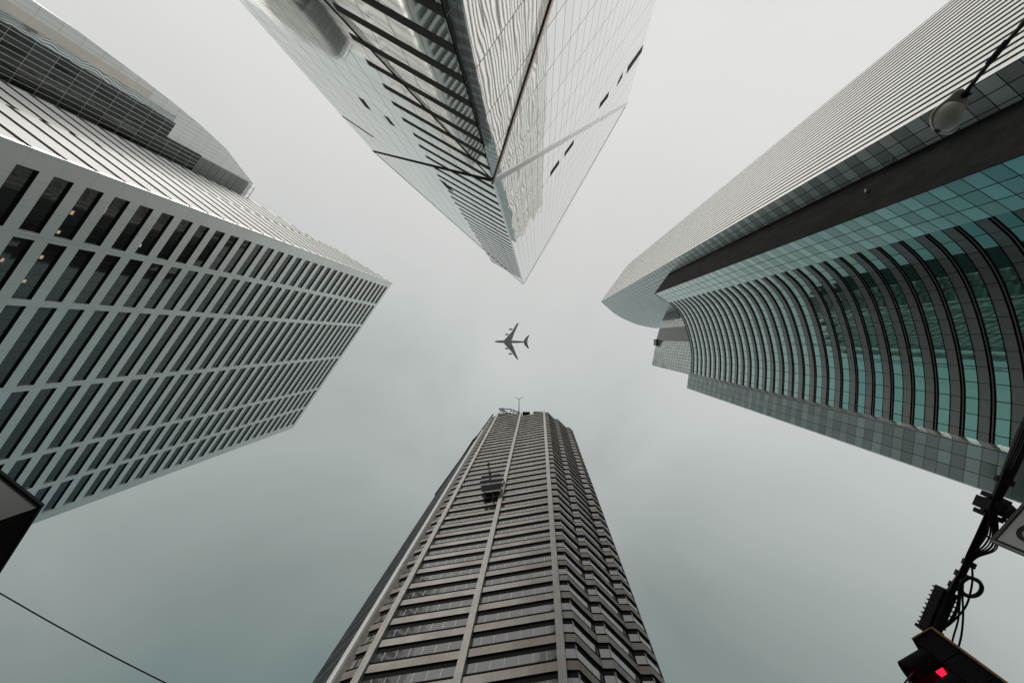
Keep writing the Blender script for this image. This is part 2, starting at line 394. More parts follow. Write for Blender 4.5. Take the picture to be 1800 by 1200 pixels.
# ------------------------------------------------------------------ tower B: curved glass tower behind A
nB = V2(.82, .572).normalized(); dB = V2(nB.y, -nB.x)       # dB = away from the camera, up in the picture
DB = -103.0
ZB0 = on_plane(445, 325, nB*DB, nB)
def onB(x, y, o=0):
    O = nB*(DB+o); Z = on_plane(x, y, O, nB); return Vector(((x-CX)*Z/F, (y-CY)*Z/F, Z+CAMZ)), Z
B = thing('curved_glass_tower', 'pale curved-roof glass tower with a dark glass block, behind the white office tower', 'building', (nB.x*DB, nB.y*DB, 0))
whgl = glass('white_curtain_glass', (1.0, 1.0, .97), pane=(1.0, 4.0), mull=(.08, .10), mcol=(.66, .67, .65), metal=.4, rough=.35, tilt=.004, wob=.002, var=.05)
curve = [(425, 340), (437, 333), (445, 323), (425, 297), (397, 261), (354, 221), (309, 184), (255, 142), (198, 100), (136, 54), (76, 14), (40, -10), (-120, -116), (-60, 30), (0, 62)]
# in-plane outline, roof curve from the railing end up and away; lower end runs to the ground along the verticals
def ub(p): return V2(p.x, p.y).dot(dB)
roof = [(437, 333), (445, 323), (425, 297), (397, 261), (354, 221), (309, 184), (255, 142), (198, 100), (136, 54)]
R3 = [onB(*q)[0] for q in roof]
u_lo = ub(onB(437, 337)[0])-9; u_hi = ub(R3[-1])
m = MB()
zg = 0.0
Rf = [Vector((nB.x*DB+dB.x*u_lo, nB.y*DB+dB.y*u_lo, R3[0].z))]+R3
for i in range(len(Rf)-1):
    a, b = Rf[i], Rf[i+1]
    ga, gb = Vector((a.x, a.y, zg)), Vector((b.x, b.y, zg))
    m.quad([ga, gb, b, a], [(ub(a), 0), (ub(b), 0), (ub(b), b.z), (ub(a), a.z)])
# a straight flank after the roof curve has come down
m.build('curtain_wall', whgl, B)
m = MB()   # body behind the wall and the roof following the curve
back = -nB*40
for i in range(len(Rf)-1):
    a, b = Rf[i]-nB*.05, Rf[i+1]-nB*.05
    m.quad([a, b, b+back, a+back])
e = Rf[-1]-nB*.05; m.quad([Vector((e.x, e.y, 0)), e, e+back, Vector((e.x, e.y, 0))+back])
e = Rf[0]-nB*.05; m.quad([Vector((e.x, e.y, 0)), e, e+back, Vector((e.x, e.y, 0))+back])
m.build('roof', plain('pale_roof_metal', (.5, .51, .49), .4, var=.05), B)
OB = nB*DB
def zone(x, y): p, Z = onB(x, y); return ub(p), Z
# dark glass block
uA, zA = zone(304, 214); uB2, zB2 = zone(270, 262)
uA2, _ = zone(305, 213)
ulow = ub(onB(268, 266)[0])-1.5
dkgl = glass('dark_block_glass', (.035, .042, .040), pane=(1.05, 4.0), mull=(.11, .05), mcol=(.75, .77, .74), metal=.35, rough=.06, tilt=.02, wob=.02, var=1.3, ior=1.7)
def bblock(name, ua, ub_, z0, z1, o, mat, label=None):
    m = MB(); wbox(m, OB, dB, nB, ua, ub_, z0, z1, .02, o); return m.build(name, mat, B, label=label)
bblock('dark_glass_block', ulow, uA, G0, zA, .9, dkgl)
u2, z2 = zone(350, 273); 
bblock('dark_glass_panel', ulow-1, zone(350, 271)[0], zA-.5, z2, .7, dkgl)
zr = zone(430, 327)[1]
bblock('grey_louvre_panel', u_lo, zone(420, 311)[0], z2, zr, .6, plain('grey_louvres', (.30, .32, .31), .5, var=.12, joints=(30, 2.6), jw=.12, jdark=.5))
# glazing strip with painted-on wavy reflections, and a beige band beside the dark block
wavegl = glass('wavy_reflection_glass', (.85, .88, .85), warp=2.2, pane=(.42, 40), mull=(.14, 0), mcol=(.02, .02, .02), metal=.7, rough=.05, tilt=.03, wob=.06, wscale=.5, var=.5)  # warped black lines draw wavy reflections into the glass colour
bblock('wavy_reflection_strip', uA+.03, uA+1.5, G0, zA-.2, .25, wavegl)
bblock('beige_band', uA+1.55, uA+3.3, G0, zone(262, 172)[1], .10, plain('beige_finish', (.92, .87, .80), .6, var=.04, joints=(40, 3), jw=.03, jdark=.85))
m = MB(); ra, rb = u_lo, zone(440, 325)[0]
wbox(m, OB, dB, nB, u_lo, rb, zr+3.3, zr+3.5, .5, .62); wbox(m, OB, dB, nB, u_lo, rb, zr+1.6, zr+1.72, .5, .6)
uu = u_lo
while uu < rb+.1: wbox(m, OB, dB, nB, uu, uu+.16, zr, zr+3.4, .48, .64); uu += 2.1
m.build('roof_railing', plain('white_railing', (.75, .77, .76), .4), B)

# ------------------------------------------------------------------ tower C: faceted crystal tower, top centre
HC = 160.0
mL = V2(-.571, .82).normalized(); nR = V2(.82, .571).normalized()
apex = px(920, 500, HC); ap2 = V2(apex.x, apex.y)
def onL(x, y, o=0):
    O = ap2+mL*o; Z = on_plane(x, y, O, mL); return Vector(((x-CX)*Z/F, (y-CY)*Z/F, Z+CAMZ))
def onR(x, y, o=0):
    O = ap2+nR*o; Z = on_plane(x, y, O, nR); return Vector(((x-CX)*Z/F, (y-CY)*Z/F, Z+CAMZ))
TC = thing('crystal_tower', 'faceted mirror glass tower coming to a sharp corner, top centre', 'building', (ap2.x, ap2.y, 0))
glL = glass('mirror_facade_left', (.80, .82, .78), pane=(3.05, 3.5), mull=(.07, .07), mcol=(.16, .165, .16), metal=.88, rough=.05, tilt=.0035, wob=.006, wscale=.22, var=.08)
glR = glass('mirror_facade_right', (1.0, 1.0, .985), pane=(1.52, 7.0), mull=(.055, .10), mcol=(.26, .27, .26), metal=.92, rough=.03, tilt=.004, wob=.010, wscale=.5, var=.06, stretch=(1, 1, .25))
Nn = Vector((ap2.x, ap2.y, -ap2.y*F/275+CAMZ))
dLh = V2(-mL.y, mL.x);
dLh = V2(-.82, -.571).normalized(); dRh = V2(.571, -.82).normalized()
Lend = onL(656, 266)
Lbase = Vector((Lend.x, Lend.y, 0))
Rend = onR(1102, 183); R2 = onR(1153, 0); 
rdir = (R2-Rend); Rbase = Rend+rdir*((0-Rend.z)/rdir.z)
Cbase = Vector((Nn.x, Nn.y, 0))
Lfold = onL(570, 0); Rfold = onR(970, 0)
def lerpz0(a, b):  # continue fold line a->b down to street level
    t = (0-a.z)/(b.z-a.z); return a+(b-a)*t
Lf0, Rf0 = lerpz0(Nn, Lfold), lerpz0(Nn, Rfold)
def facet(mb, P, d):
    mb.quad(P, [(V2(p.x, p.y).dot(d), p.z) for p in P])
for P, d, mat in (([Cbase, Lf0, Nn], dLh, glL), ([Lf0, Lbase, Lend, Nn], dLh, glL), ([Nn, Lend, apex], dLh, glL),
                  ([Cbase, Nn, Rf0], dRh, glR), ([Rf0, Nn, Rend, Rbase], dRh, glR), ([Nn, apex, Rend], dRh, glR)):
    m = MB(); facet(m, P, d); m.build('glass_facet', mat, TC)
# roof and the two unseen sides
far = Lend+(Rend-apex); far0 = Vector((far.x, far.y, 0)); far.z = 60
m = MB(); g = -(mL+nR)*.03
m.quad([apex+g, Lend+g, far+g, Rend+g]); m.quad([Lbase+g, Lend+g, far+g, far0+g]); m.quad([Rbase+g, Rend+g, far+g, far0+g])
m.build('rear_shell', plain('grey_cladding', (.4, .41, .4), .4, var=.05), TC)
def bar(name, a, b, wd, dep, n, mat, parent):
    a, b = Vector(a), Vector(b); t = (b-a).normalized(); n = Vector(n); n = (n-t*n.dot(t)).normalized(); s_ = t.cross(n)
    m = MB(); P = []
    for q in (a, b):
        for x, y in ((-1, -1), (1, -1), (1, 1), (-1, 1)): P.append(q+s_*x*wd/2+n*y*dep/2)
    m.hexa(P); return m.build(name, mat, parent)
dkm = plain('dark_bronze_trim', (.030, .028, .025), .9, var=.1, spec=.05)
ltm = plain('white_metal_trim', (.95, .95, .93), .35, var=.03, metal=.75)
pkm = plain('pinkish_metal_trim', (.82, .64, .56), .35, var=.04, metal=.6)
gtm = plain('grey_metal_trim', (.33, .33, .31), .4, var=.05)
bar('fold_trim', Nn, Lend, .55, .12, mL, dkm, TC)
bar('fold_trim', Nn, Rend, 1.05, .20, nR, ltm, TC)
bar('fold_trim', Nn, Rf0, .46, .26, nR, pkm, TC)
bar('fold_trim', Nn+dRh*-.26, Rf0+dRh*-.26, .05, .10, nR, dkm, TC)
bar('fold_trim', Nn, Lf0, .20, .10, mL, dkm, TC)
nc = (mL+nR).normalized()
bar('corner_trim', Cbase, Nn, .09, .09, nc, dkm, TC)
bar('corner_trim', Nn, apex, .45, .12, mL, ltm, TC)
bar('roof_coping', apex, Lend, .08, .12, mL, gtm, TC)
bar('roof_coping', apex, Rend, .08, .12, nR, gtm, TC)
# thin glass parapet standing above both roof edges
pgl = NT('parapet_glass'); gb = pgl.n('ShaderNodeBsdfTransparent'); gg = pgl.n('ShaderNodeBsdfGlossy'); gg.inputs['Roughness'].default_value = .05; gg.inputs['Color'].default_value = (.8, .84, .82, 1)
gm = pgl.n('ShaderNodeMixShader'); gm.inputs[0].default_value = .28; gb.inputs['Color'].default_value = (.96, .98, .97, 1)
pgl.l(gb.outputs[0], gm.inputs[1]); pgl.l(gg.outputs[0], gm.inputs[2]); pgl.l(gm.outputs[0], pgl.out.inputs[0])
for E_, d in ((Lend, dLh), (Rend, dRh)):
    m = MB(); up = Vector((0, 0, 9)); m.quad([apex, E_, E_+up*.1, apex+(E_-apex)*.35+up, apex+(E_-apex)*.03+up*.25]); m.build('glass_parapet', pgl.m, TC)
bdm = plain('band_brown', (.14, .132, .118), .9, var=.1, spec=.05)
# dark ribbon bands on the left face, ending on one vertical line
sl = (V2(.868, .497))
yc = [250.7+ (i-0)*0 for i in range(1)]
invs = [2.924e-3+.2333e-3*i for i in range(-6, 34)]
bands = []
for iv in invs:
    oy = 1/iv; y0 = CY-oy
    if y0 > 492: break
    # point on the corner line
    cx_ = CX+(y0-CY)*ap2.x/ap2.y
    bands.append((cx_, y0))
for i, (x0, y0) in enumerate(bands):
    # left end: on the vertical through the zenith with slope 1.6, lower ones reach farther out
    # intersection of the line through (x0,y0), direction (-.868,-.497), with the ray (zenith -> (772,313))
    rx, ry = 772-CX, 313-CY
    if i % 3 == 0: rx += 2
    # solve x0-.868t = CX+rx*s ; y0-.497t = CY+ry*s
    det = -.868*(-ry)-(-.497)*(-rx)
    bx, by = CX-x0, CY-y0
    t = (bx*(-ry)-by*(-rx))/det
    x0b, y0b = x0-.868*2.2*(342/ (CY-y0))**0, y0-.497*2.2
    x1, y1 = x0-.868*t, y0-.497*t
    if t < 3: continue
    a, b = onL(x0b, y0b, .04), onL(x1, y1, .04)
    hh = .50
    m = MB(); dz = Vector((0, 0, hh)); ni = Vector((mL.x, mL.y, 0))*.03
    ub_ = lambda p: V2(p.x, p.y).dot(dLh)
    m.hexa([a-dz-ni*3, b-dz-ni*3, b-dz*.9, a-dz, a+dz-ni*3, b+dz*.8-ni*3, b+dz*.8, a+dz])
    m.build('dark_band', bdm, TC)
# open vent panels
dkv = plain('open_vent', (.17, .16, .145), .95, spec=.05)
def panel(pts, fn, mat=dkv, name='vent_panel', o=.02, parent=TC):
    m = MB(); m.quad([fn(x, y, o) for x, y in pts]); return m.build(name, mat, parent)
panel([(629, 171), (639, 176), (652, 194), (643, 189)], onL); panel([(674, 203), (682, 207), (695, 223), (687, 219)], onL)
panel([(771, 315), (783, 322), (798, 338), (788, 333)], onL); panel([(601, 205), (602, 204), (657, 241), (656, 242)], onL)
for q in ([(1131, 79), (1128, 92), (1101, 131), (1104, 117)], [(1095, 127), (1094, 136), (1084, 153), (1087, 143)], [(1071, 161), (1069, 171), (1053, 192), (1055, 182)],
          [(1009, 246), (1008, 254), (992, 276), (993, 268)], [(983, 281), (983, 288), (967, 311), (968, 302)]): panel(q, onR)

# ------------------------------------------------------------------ tower D: tall tower at right, white ribbed face
HD = 330.0
a0 = V2(109.5*HD/F, -63.5*HD/F); a1 = V2(159*HD/F, -130*HD/F)
dW = (a1-a0).normalized(); nW = V2(dW.y, -dW.x)
if nW.x > 0: nW = -nW
LW = (a1-a0).length
D = thing('ribbed_tower', 'tallest tower with a white face of thin dark vertical lines, upper right', 'building', (a0.x, a0.y, 0))
whD = plain('white_metal_panels', (.94, .94, .91), .4, var=.03, streak=.06, spec=.5, joints=(60, 9.0), jw=.06, jdark=.6, fine=.03)
m = MB(); nrib = 24; pitch = LW/nrib
for i in range(nrib): wbox(m, a0, dW, nW, i*pitch, (i+1)*pitch-.42, G0, HD, -.3, 0)
m.build('white_panel', whD, D)
for i in range(nrib):
    m = MB(); wbox(m, a0, dW, nW, (i+1)*pitch-.42, (i+1)*pitch-.001, G0, HD-.2, -.3, .05 if i < nrib-1 else -.01); m.build('dark_rib', dkm, D)
curD = [a0, V2(137*HD/F, -40*HD/F), V2(168*HD/F, -25*HD/F), V2(193*HD/F, -18.5*HD/F), V2(213*HD/F, -16.5*HD/F), V2(250*HD/F, -20*HD/F)]
# densify with a smooth curve
def smooth(pts, n):
    out = []
    for i in range(len(pts)-1):
        p0 = pts[max(i-1, 0)]; p1, p2 = pts[i], pts[i+1]; p3 = pts[min(i+2, len(pts)-1)]
        for k in range(n):
            t = k/n; out.append(.5*((2*p1)+(p2-p0)*t+(2*p0-5*p1+4*p2-p3)*t*t+(3*p1-3*p2+p3-p0)*t*t*t if i > 0 or True else p1))
    out.append(pts[-1]); return out
curDs = smooth(curD, 5)
glD = glass('grey_green_curtain_glass', (.86, .98, .94), pane=(1.62, 2.25), mull=(.12, .13), metal=.25, rough=.3, tilt=.006, wob=.003, var=.22, alt=.62, ior=1.8)
m = MB(); sweep(m, curDs, 1, [(0, G0), (0, HD)]); m.build('curtain_wall', glD, D)
m = MB(); bk = curDs[-1]; ins = [p for p in offs(curDs, -.2, 1)]
prism(m, [a1-nW*.35, a0-nW*.35+dW*.3]+ins[1:]+[bk+V2(4, -28)], G0, HD-.05); m.build('tower_body', gtm, D)
m = MB(); wbox(m, a0, dW, nW, -.05, LW, HD, HD+.5, -.5, .08); sweep(m, curDs, 1, [(-.4, HD), (.06, HD), (.06, HD+.5), (-.4, HD+.5)], True); m.build('roof_coping', gtm, D)

# ------------------------------------------------------------------ tower E: swooping teal glass tower
HE = 166.0; sE = HE/F
eC = V2(204*sE, -77*sE); eFar = V2(229*sE, -112*sE)
edir = (eFar-eC).normalized()
eFar = eC+edir*9.2
E = thing('swooping_tower', 'teal and grey glass tower with a concave sweeping front and a black side wall, right', 'building', (eC.x, eC.y, 0))
blk = plain('black_stone_side', (.02, .02, .02), .95, var=.3, spec=.04, joints=(1.5, 2.0), jw=.02, jdark=1.8)
m = MB(); nE = V2(edir.y, -edir.x); nE = nE if nE.x < 0 else -nE
wbox(m, eC, edir, nE, .02, (eFar-eC).length, G0, HE, -.3, 0); m.build('black_side_wall', blk, E)
e1 = V2(229*sE, -61*sE)
cpts = [e1, V2(243*sE, -48*sE), V2(255*sE, -28*sE), V2(264.5*sE, 2*sE), V2(269*sE, 32*sE), V2(268*sE, 63*sE)]
cs = smooth(cpts, 5)
f0 = V2(263.5*sE, 65*sE); f1 = V2(260.5*sE, 89*sE)
FH = 4.0
tealf = glass('teal_curtain_glass', (.34, .74, .70), pane=(2.07, FH/2), mull=(.12, .12), metal=.5, rough=.06, tilt=.008, wob=.003, var=.16, alt=.74, ior=2.4, off=(0, .35), graze=.6)
arc0 = (e1-eC).length
m = MB(); sweep(m, [eC, e1], 1, [(0, G0), (0, HE)]); m.build('corner_curtain_wall', tealf, E)
m = MB(); sweep(m, [f0, f1], 1, [(0, G0), (0, HE)]); 
flatg = glass('edge_curtain_glass', (.16, .22, .21), pane=((f1-f0).length/3+.001, FH/2), mull=(.09, .09), metal=.45, rough=.08, tilt=.012, wob=.003, var=.45, alt=.6, ior=2.2)
m.build('edge_curtain_wall', flatg, E)
spg = plain('grey_spandrel_glass', (.22, .235, .225), .3, metal=.3, var=.06, joints=(2.07, 40), jw=.05, jdark=.2, spec=.6)
tealw = glass('teal_window_glass', (.17, .42, .38), pane=(2.07, 40), mull=(.11, 0), metal=.72, rough=.04, tilt=.010, wob=.004, wscale=.6, var=.12, ior=2.6, graze=.75)
ventm = plain('brown_grey_vent', (.34, .30, .29), .6, spec=.2)
bodyShade = plain('black_body_and_shade', (.012, .012, .012), .95, spec=.05)  # black for the body, head rails and painted shade under spandrels
k = 0; z = HE
recE = -.14
while z > G0+FH:
    zt = z-.0; zs = z-1.75          # spandrel from zs to zt ; window below it down to the next floor
    m = MB(); sweep(m, cs, 1, [(recE-.1, zs+.02), (0, zs+.02), (0, zt-.35), (-.28, zt-.35), (-.28, zt-.02), (recE-.1, zt-.02)], True, sm=1); s_o = m.build('spandrel_band', [spg, bodyShade], E); m = MB(); sweep(m, cs, 1, [(recE+.02, zs-.14), (recE+.02, zs+.01)]); sweep(m, cs, 1, [(recE-.02, zs-.52), (recE+.10, zs-.52), (recE+.10, zs-.40), (recE-.02, zs-.40)], True); m.build('head_rail', bodyShade, E); m = MB(); sweep(m, cs, 1, [(recE+.01, zs-.40), (recE+.01, zs-.14)]); m.build('vent_strip', ventm, E)  # spandrel undersides coloured black as painted shade
    m = MB(); sweep(m, cs, 1, [(recE, z-FH), (recE, zs)]); m.build('window_band', tealw, E)
    z -= FH
m = MB(); ins = offs(cs, recE-.25, 1)
prism(m, [eC-nE*-0+edir*.1-nE*.3, V2(e1.x, e1.y)+V2(.25, -.3)]+ins+[f0+V2(.3, 0), f1+V2(.25, -.1), f1+V2(32, 11), eFar+V2(42, 8), eFar-nE*8], G0, HE-.06); m.build('tower_body', bodyShade, E)
m = MB(); wbox(m, f0, (f0-cs[-1]).normalized(), V2(0, 1), -(f0-cs[-1]).length-.3, .0, G0, HE, -.02, .02); m.build('return_wall', spg, E)
m = MB(); sweep(m, [f0, f1], 1, [(-.2, HE-.3), (.05, HE-.3), (.05, HE+.25), (-.2, HE+.25)], True)
ed = (f1-f0).normalized(); m2 = V2(-ed.y, ed.x)
wbox(m, f1, ed, m2, -.0, .10, G0, HE+.25, -.2, .12); m.build('edge_trim', ltm, E)
m = MB(); sweep(m, [eFar, eC, e1]+cs[1:], 1, [(-.3, HE), (.07, HE), (.07, HE+.3), (-.3, HE+.3)], True); m.build('roof_coping', dkm, E)
# two maintenance lamps on the black wall
for x, y in ((1570, 281), (1524, 335)):
    Z = on_plane(x, y, eC+nE*.2, nE); p = V2((x-CX)*Z/F, (y-CY)*Z/F)
    m = MB(); m.box((p.x, p.y, Z+CAMZ), .5, .4, .35); m.build('wall_lantern', plain('lantern_metal', (.45, .42, .40), .4), E)

# ------------------------------------------------------------------ tower G behind E
HG = 230.0; sG = HG/F
gp = [V2(232*sG, -56*sG), V2(227*sG, -50*sG), V2(218*sG, -30*sG), V2(210.5*sG, -8*sG), V2(203.5*sG, 22*sG), V2(199*sG, 49*sG)]
G = thing('gridded_glass_tower', 'grey gridded glass tower top peeping out behind the swooping tower', 'building', (gp[-1].x, gp[-1].y, 0))
glG = glass('grey_grid_glass', (.42, .46, .42), pane=(1.25, 3.6), mull=(.16, .5), mcol=(.13, .14, .135), metal=.6, rough=.1, tilt=.02, wob=.01, var=.25, ior=1.8)
m = MB(); sweep(m, gp, 1, [(0, G0), (0, HG)]); m.build('curtain_wall', glG, G)
m = MB(); gi = offs(gp, -.2, 1); prism(m, gi+[V2(100, 21), V2(100, -20)], G0, HG-.05); m.build('tower_body', gtm, G)
dkg = plain('dark_cap_glass', (.03, .034, .033), .3, var=.2)
m = MB(); sweep(m, gp[:3], 1, [(.0, HG-26), (.25, HG-26), (.25, HG+.1), (0, HG+.1)], True); m.build('dark_cap', dkg, G)
m = MB(); sweep(m, [gp[2]*.35+gp[3]*.65, gp[3]*.55+gp[4]*.45], 1, [(.0, G0), (.25, G0), (.25, HG+.1), (0, HG+.1)], True); m.build('dark_vertical_strip', dkg, G)
m = MB(); m.box((gp[4].x*.75+gp[3].x*.25-.6, gp[4].y*.55+gp[3].y*.45, HG+CAMZ-3), .9, 3.2, 5); m.build('roof_unit', dkg, G)

# ------------------------------------------------------------------ tower F: brown stone tower, bottom centre
HF = 188.0
fK, fL, fM, fR = V2(-20.7, 35.0), V2(-18.1, 34.1), V2(-7.66, 32.45), V2(2.1, 30.8)
teeth = [V2(3.8, 30.8), V2(5.38, 32.4), V2(6.54, 33.5), V2(7.77, 33.5), V2(9.9, 35.6), V2(11.24, 36.97), V2(12.6, 36.97), V2(14.1, 38.5)]
path = [fK, fL, fM, fR]+teeth
T = thing('stone_tower', 'brown stone tower with stacked bay windows and ledges, bottom centre', 'building', (fM.x, fM.y, 0))
stF = plain('brown_granite', (.25, .235, .205), .5, metal=.12, col2=(.185, .148, .112), streak=.18, var=.26, scale=.5, joints=(1.7, 40), jw=.014, jdark=.6, fine=.12, spec=.5)
colF = plain('grey_granite_column', (.29, .275, .25), .5, metal=.13, var=.16, scale=.8, joints=(40, .95), jw=.012, jdark=.7, fine=.1, spec=.5)
glF = glass('grey_window_glass', (.10, .10, .096), pane=(1.42, 40), mull=(.07, 0), mcol=(.42, .43, .42), metal=.25, rough=.04, tilt=.012, wob=.006, var=.4, ior=2.4)
fh = 3.9
segs = [('left', [fK, fL], 204), ('mid', [fL, fM], 196), ('right', [fM, fR], 190), ('bay', [fR]+teeth, 188)]
z = HF+fh*3
while z > G0+fh:
    m_ = MB()
    for nm, pts, top in segs:
        if z > HF+fh*int((top-HF)/fh)+.01: continue
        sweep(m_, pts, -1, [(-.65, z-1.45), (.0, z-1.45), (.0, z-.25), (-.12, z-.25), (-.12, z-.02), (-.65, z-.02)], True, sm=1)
        i_ = len(m_.mi); sweep(m_, pts, -1, [(-.20, z-2.15), (-.20, z-1.44)]); sweep(m_, pts, -1, [(-.19, z-.02), (-.05, z-.02), (-.05, z+.16), (-.19, z+.16)], True); m_.mi[i_:] = [1]*(len(m_.mi)-i_)  # shade below each spandrel is painted: black underside and strip; sill also dark
    m_.build('stone_spandrel', [stF, shadeRib], T); z -= fh
wl = []
for si, (nm, pts, top) in enumerate(segs):
    z = HF+fh*int((top-HF)/fh)
    while z > G0+fh:
        if si < 3: wl.append((z, pts))
        else:
            for i in range(len(pts)-1): wl.append((z, [pts[i], pts[i+1]]))
        z -= fh
vis = sorted([q for q in wl if CY+F*q[1][0].y/q[0] < 1290], key=lambda q: q[0])
big = vis[:100]; small = [q for q in wl if q not in big]
def winF(m, q):
    z, pts = q; sweep(m, pts, -1, [(-.22, z-fh-.02), (-.22, z-1.4)])
for q in big:
    m = MB(); winF(m, q); m.build('window', glF, T)
m = MB()
for q in small: winF(m, q)
m.build('window', glF, T, kind='stuff')
def column(p, d, wd, top, o=.32):
    m = MB(); n = V2(d.y, -d.x)
    if n.y > 0: n = -n
    wbox(m, p, d, n, -wd/2, wd/2, G0, top, -.6, o); m.build('column', colF, T)
dF = (fR-fL).normalized()
column(fR+dF*.1, dF, .80, HF+1.2); column(fM, dF, .80, 194); column(fL, dF, .80, 206); column(fK, (fK-V2(-27.5, 42)).normalized(), .9, 185, .25)
m = MB()
sS = V2(-27.6, 42.0)
body_pts = offs(path, -.55, -1)
prism(m, body_pts+[V2(22, 60), V2(-24, 66), sS+V2(.35, .1), fK+V2(.35, .35)], G0, HF-.1); m.build('tower_body', darkin, T)
# dark glass flank with a sloping top
flk = glass('dark_flank_glass', (.03, .036, .033), pane=(2.2, 3.9), mull=(.2, .9), mcol=(.008, .008, .008), metal=.0, rough=.6, ior=1.2, tilt=.02, wob=.01, var=.8)
def onP(x, y, P0, n): Z = on_plane(x, y, P0, n); return Vector(((x-CX)*Z/F, (y-CY)*Z/F, Z+CAMZ)), Z
dfk = (sS-fK).normalized()
m = MB(); zz = 122.0; tz = 206
kk = fK+V2(-.12, -.05)
m.quad([(kk.x, kk.y, 0), (sS.x, sS.y, 0), (sS.x, sS.y, zz+CAMZ), (kk.x, kk.y, tz+CAMZ)], [(0, 0), ((sS-kk).length, 0), ((sS-kk).length, zz), (0, tz)])
m.build('dark_glass_flank', flk, T)
m = MB(); wbox(m, kk+dfk*1.0, dfk, V2(-.83, -.55), 0, .22, G0, 176, 0, .22); wbox(m, kk+dfk*2.1, dfk, V2(-.83, -.55), 0, .12, G0, 160, 0, .15); m.build('pale_edge_fin', ltm, T)
# sloping top beam of the flank and the lattice crown on the roof
bar('crown_beam', (kk.x, kk.y, tz+CAMZ), (sS.x, sS.y, zz+CAMZ), .7, .5, (-.8, -.5, 0), dkm, T)
m = MB()
cr0 = [px(877, 718, 207), px(893, 717, 209), px(912, 724, 204), px(916, 727, 198)]
lat = []
for i in range(7):
    a = cr0[0].lerp(px(892, 717, 209), i/6) if i < 3 else px(892, 717, 209).lerp(px(914, 725, 200), (i-2)/4)
    b = px(882, 725, 199).lerp(px(914, 729, 196), i/6); lat.append((a, b))
for i, (a, b) in enumerate(lat):
    m.tube([a, b], .14, 5)
    if i < 6: m.tube([a, lat[i+1][1]], .11, 5); m.tube([a, lat[i+1][0]], .2, 5); m.tube([b, lat[i+1][1]], .16, 5)
m.build('crown_lattice', dkm, T)
m = MB(); nf = V2(dF.y, -dF.x); dq = -nf*.5 if nf.y < 0 else nf*.5
qa, qb = fL+dq*.8, fM+dq*.8
m.hexa([(qa.x, qa.y, 194), (qb.x, qb.y, 194), (qb.x, qb.y+.5, 194), (qa.x, qa.y+.5, 194), (qa.x, qa.y, 208), (qb.x, qb.y, 197.5), (qb.x, qb.y+.5, 197.5), (qa.x, qa.y+.5, 208)])
m.build('crown_screen', plain('brown_crown_screen', (.06, .056, .05), .8, spec=.1), T)
m = MB()
for (x, y, Z, sx, sy, sz) in ((925, 724.5, 195, 3.2, 1.6, 1.8), (945, 724.5, 192, 3.6, 1.6, 2.2), (953, 724, 190.5, 2.4, 1.2, 1.6)):
    p = px(x, y, Z); m.box(p+Vector((0, .6, 0)), sx, sy, sz)
m.build('rooftop_unit', plain('dark_rooftop_plant', (.04, .038, .045), .6), T)
# mast with its Y shaped head
mast = thing('roof_mast', 'thin mast with a Y shaped head on top of the stone tower', 'mast', px(912, 727, 194))
m = MB(); mb0 = px(912, 727, 194); mt = px(912.5, 701.5, 236); m.tube([mb0, mt], [.20, .13], 8); m.build('pole', dkm, mast)
m = MB(); m.tube([mt, px(903.8, 697.5, 237)], [.12, .05], 6); m.build('arm', dkm, mast)
m = MB(); m.tube([mt, px(920, 697, 238)], [.14, .07], 6); m.build('arm', dkm, mast)

# hanging window cleaning platform in front of the stone tower
def onF(x, y, o): 
    n = V2(dF.y, -dF.x); n = n if n.y < 0 else -n
    Z = on_plane(x, y, fM+n*o, n); return Vector(((x-CX)*Z/F, (y-CY)*Z/F, Z+CAMZ))
gd = thing('cleaning_platform', 'dark window cleaning platform hanging in front of the stone tower', 'platform', onF(864, 857, 1.2))
pm = plain('dark_platform_sheet', (.022, .021, .027), .95, spec=.05); rm = plain('pale_rail', (.6, .6, .58), .4)
def slabF(name, pts, o0, o1, mat):
    m = MB(); m.hexa([onF(x, y, o0) for x, y in pts]+[onF(x, y, o1) for x, y in pts]); return m.build(name, mat, gd)
slabF('upper_sheet', [(846, 837), (880, 832), (879, 837), (846, 842)], .9, 1.1, pm)
slabF('middle_sheet', [(843.5, 845), (884, 840), (883, 846), (844, 851.5)], 1.0, 1.25, pm)
slabF('deck', [(845.5, 853), (882, 848.5), (881, 859), (846.5, 864)], 1.3, 1.7, pm)
m = MB()
for i in range(9):
    x = 845+i*4.3; y = 852.3-(x-845)*.12; m.tube([onF(x, y, 1.35), onF(x+2.15, y-1.7, 1.35), onF(x+4.3, y-.4, 1.35)], .07, 5)
m.build('guard_rail', rm, gd)
m = MB(); m.tube([onF(858, 812, 1.1), onF(859.5, 822, 1.1), onF(861, 842, 1.1)], .12, 6); m.build('suspension_rope', dkm, gd)
m = MB(); m.box(onF(858.5, 816, 1.1), .5, .5, 1.2); m.build('hoist', dkm, gd)
m = MB(); m.tube([onF(852, 865, 1.2), onF(851.5, 873, 1.2)], .13, 6); m.build('hanging_rope', dkm, gd)
m = MB(); m.tube([onF(865, 864, 1.2), onF(866.5, 872, 1.2), onF(866, 880, 1.2), onF(869, 886, 1.2)], .08, 6); m.build('hanging_rope', dkm, gd)
m = MB(); m.tube([onF(881, 841, 1.1), onF(885, 841.5, 1.1), onF(886.5, 848, 1.2)], .12, 6); m.build('bracket', dkm, gd)

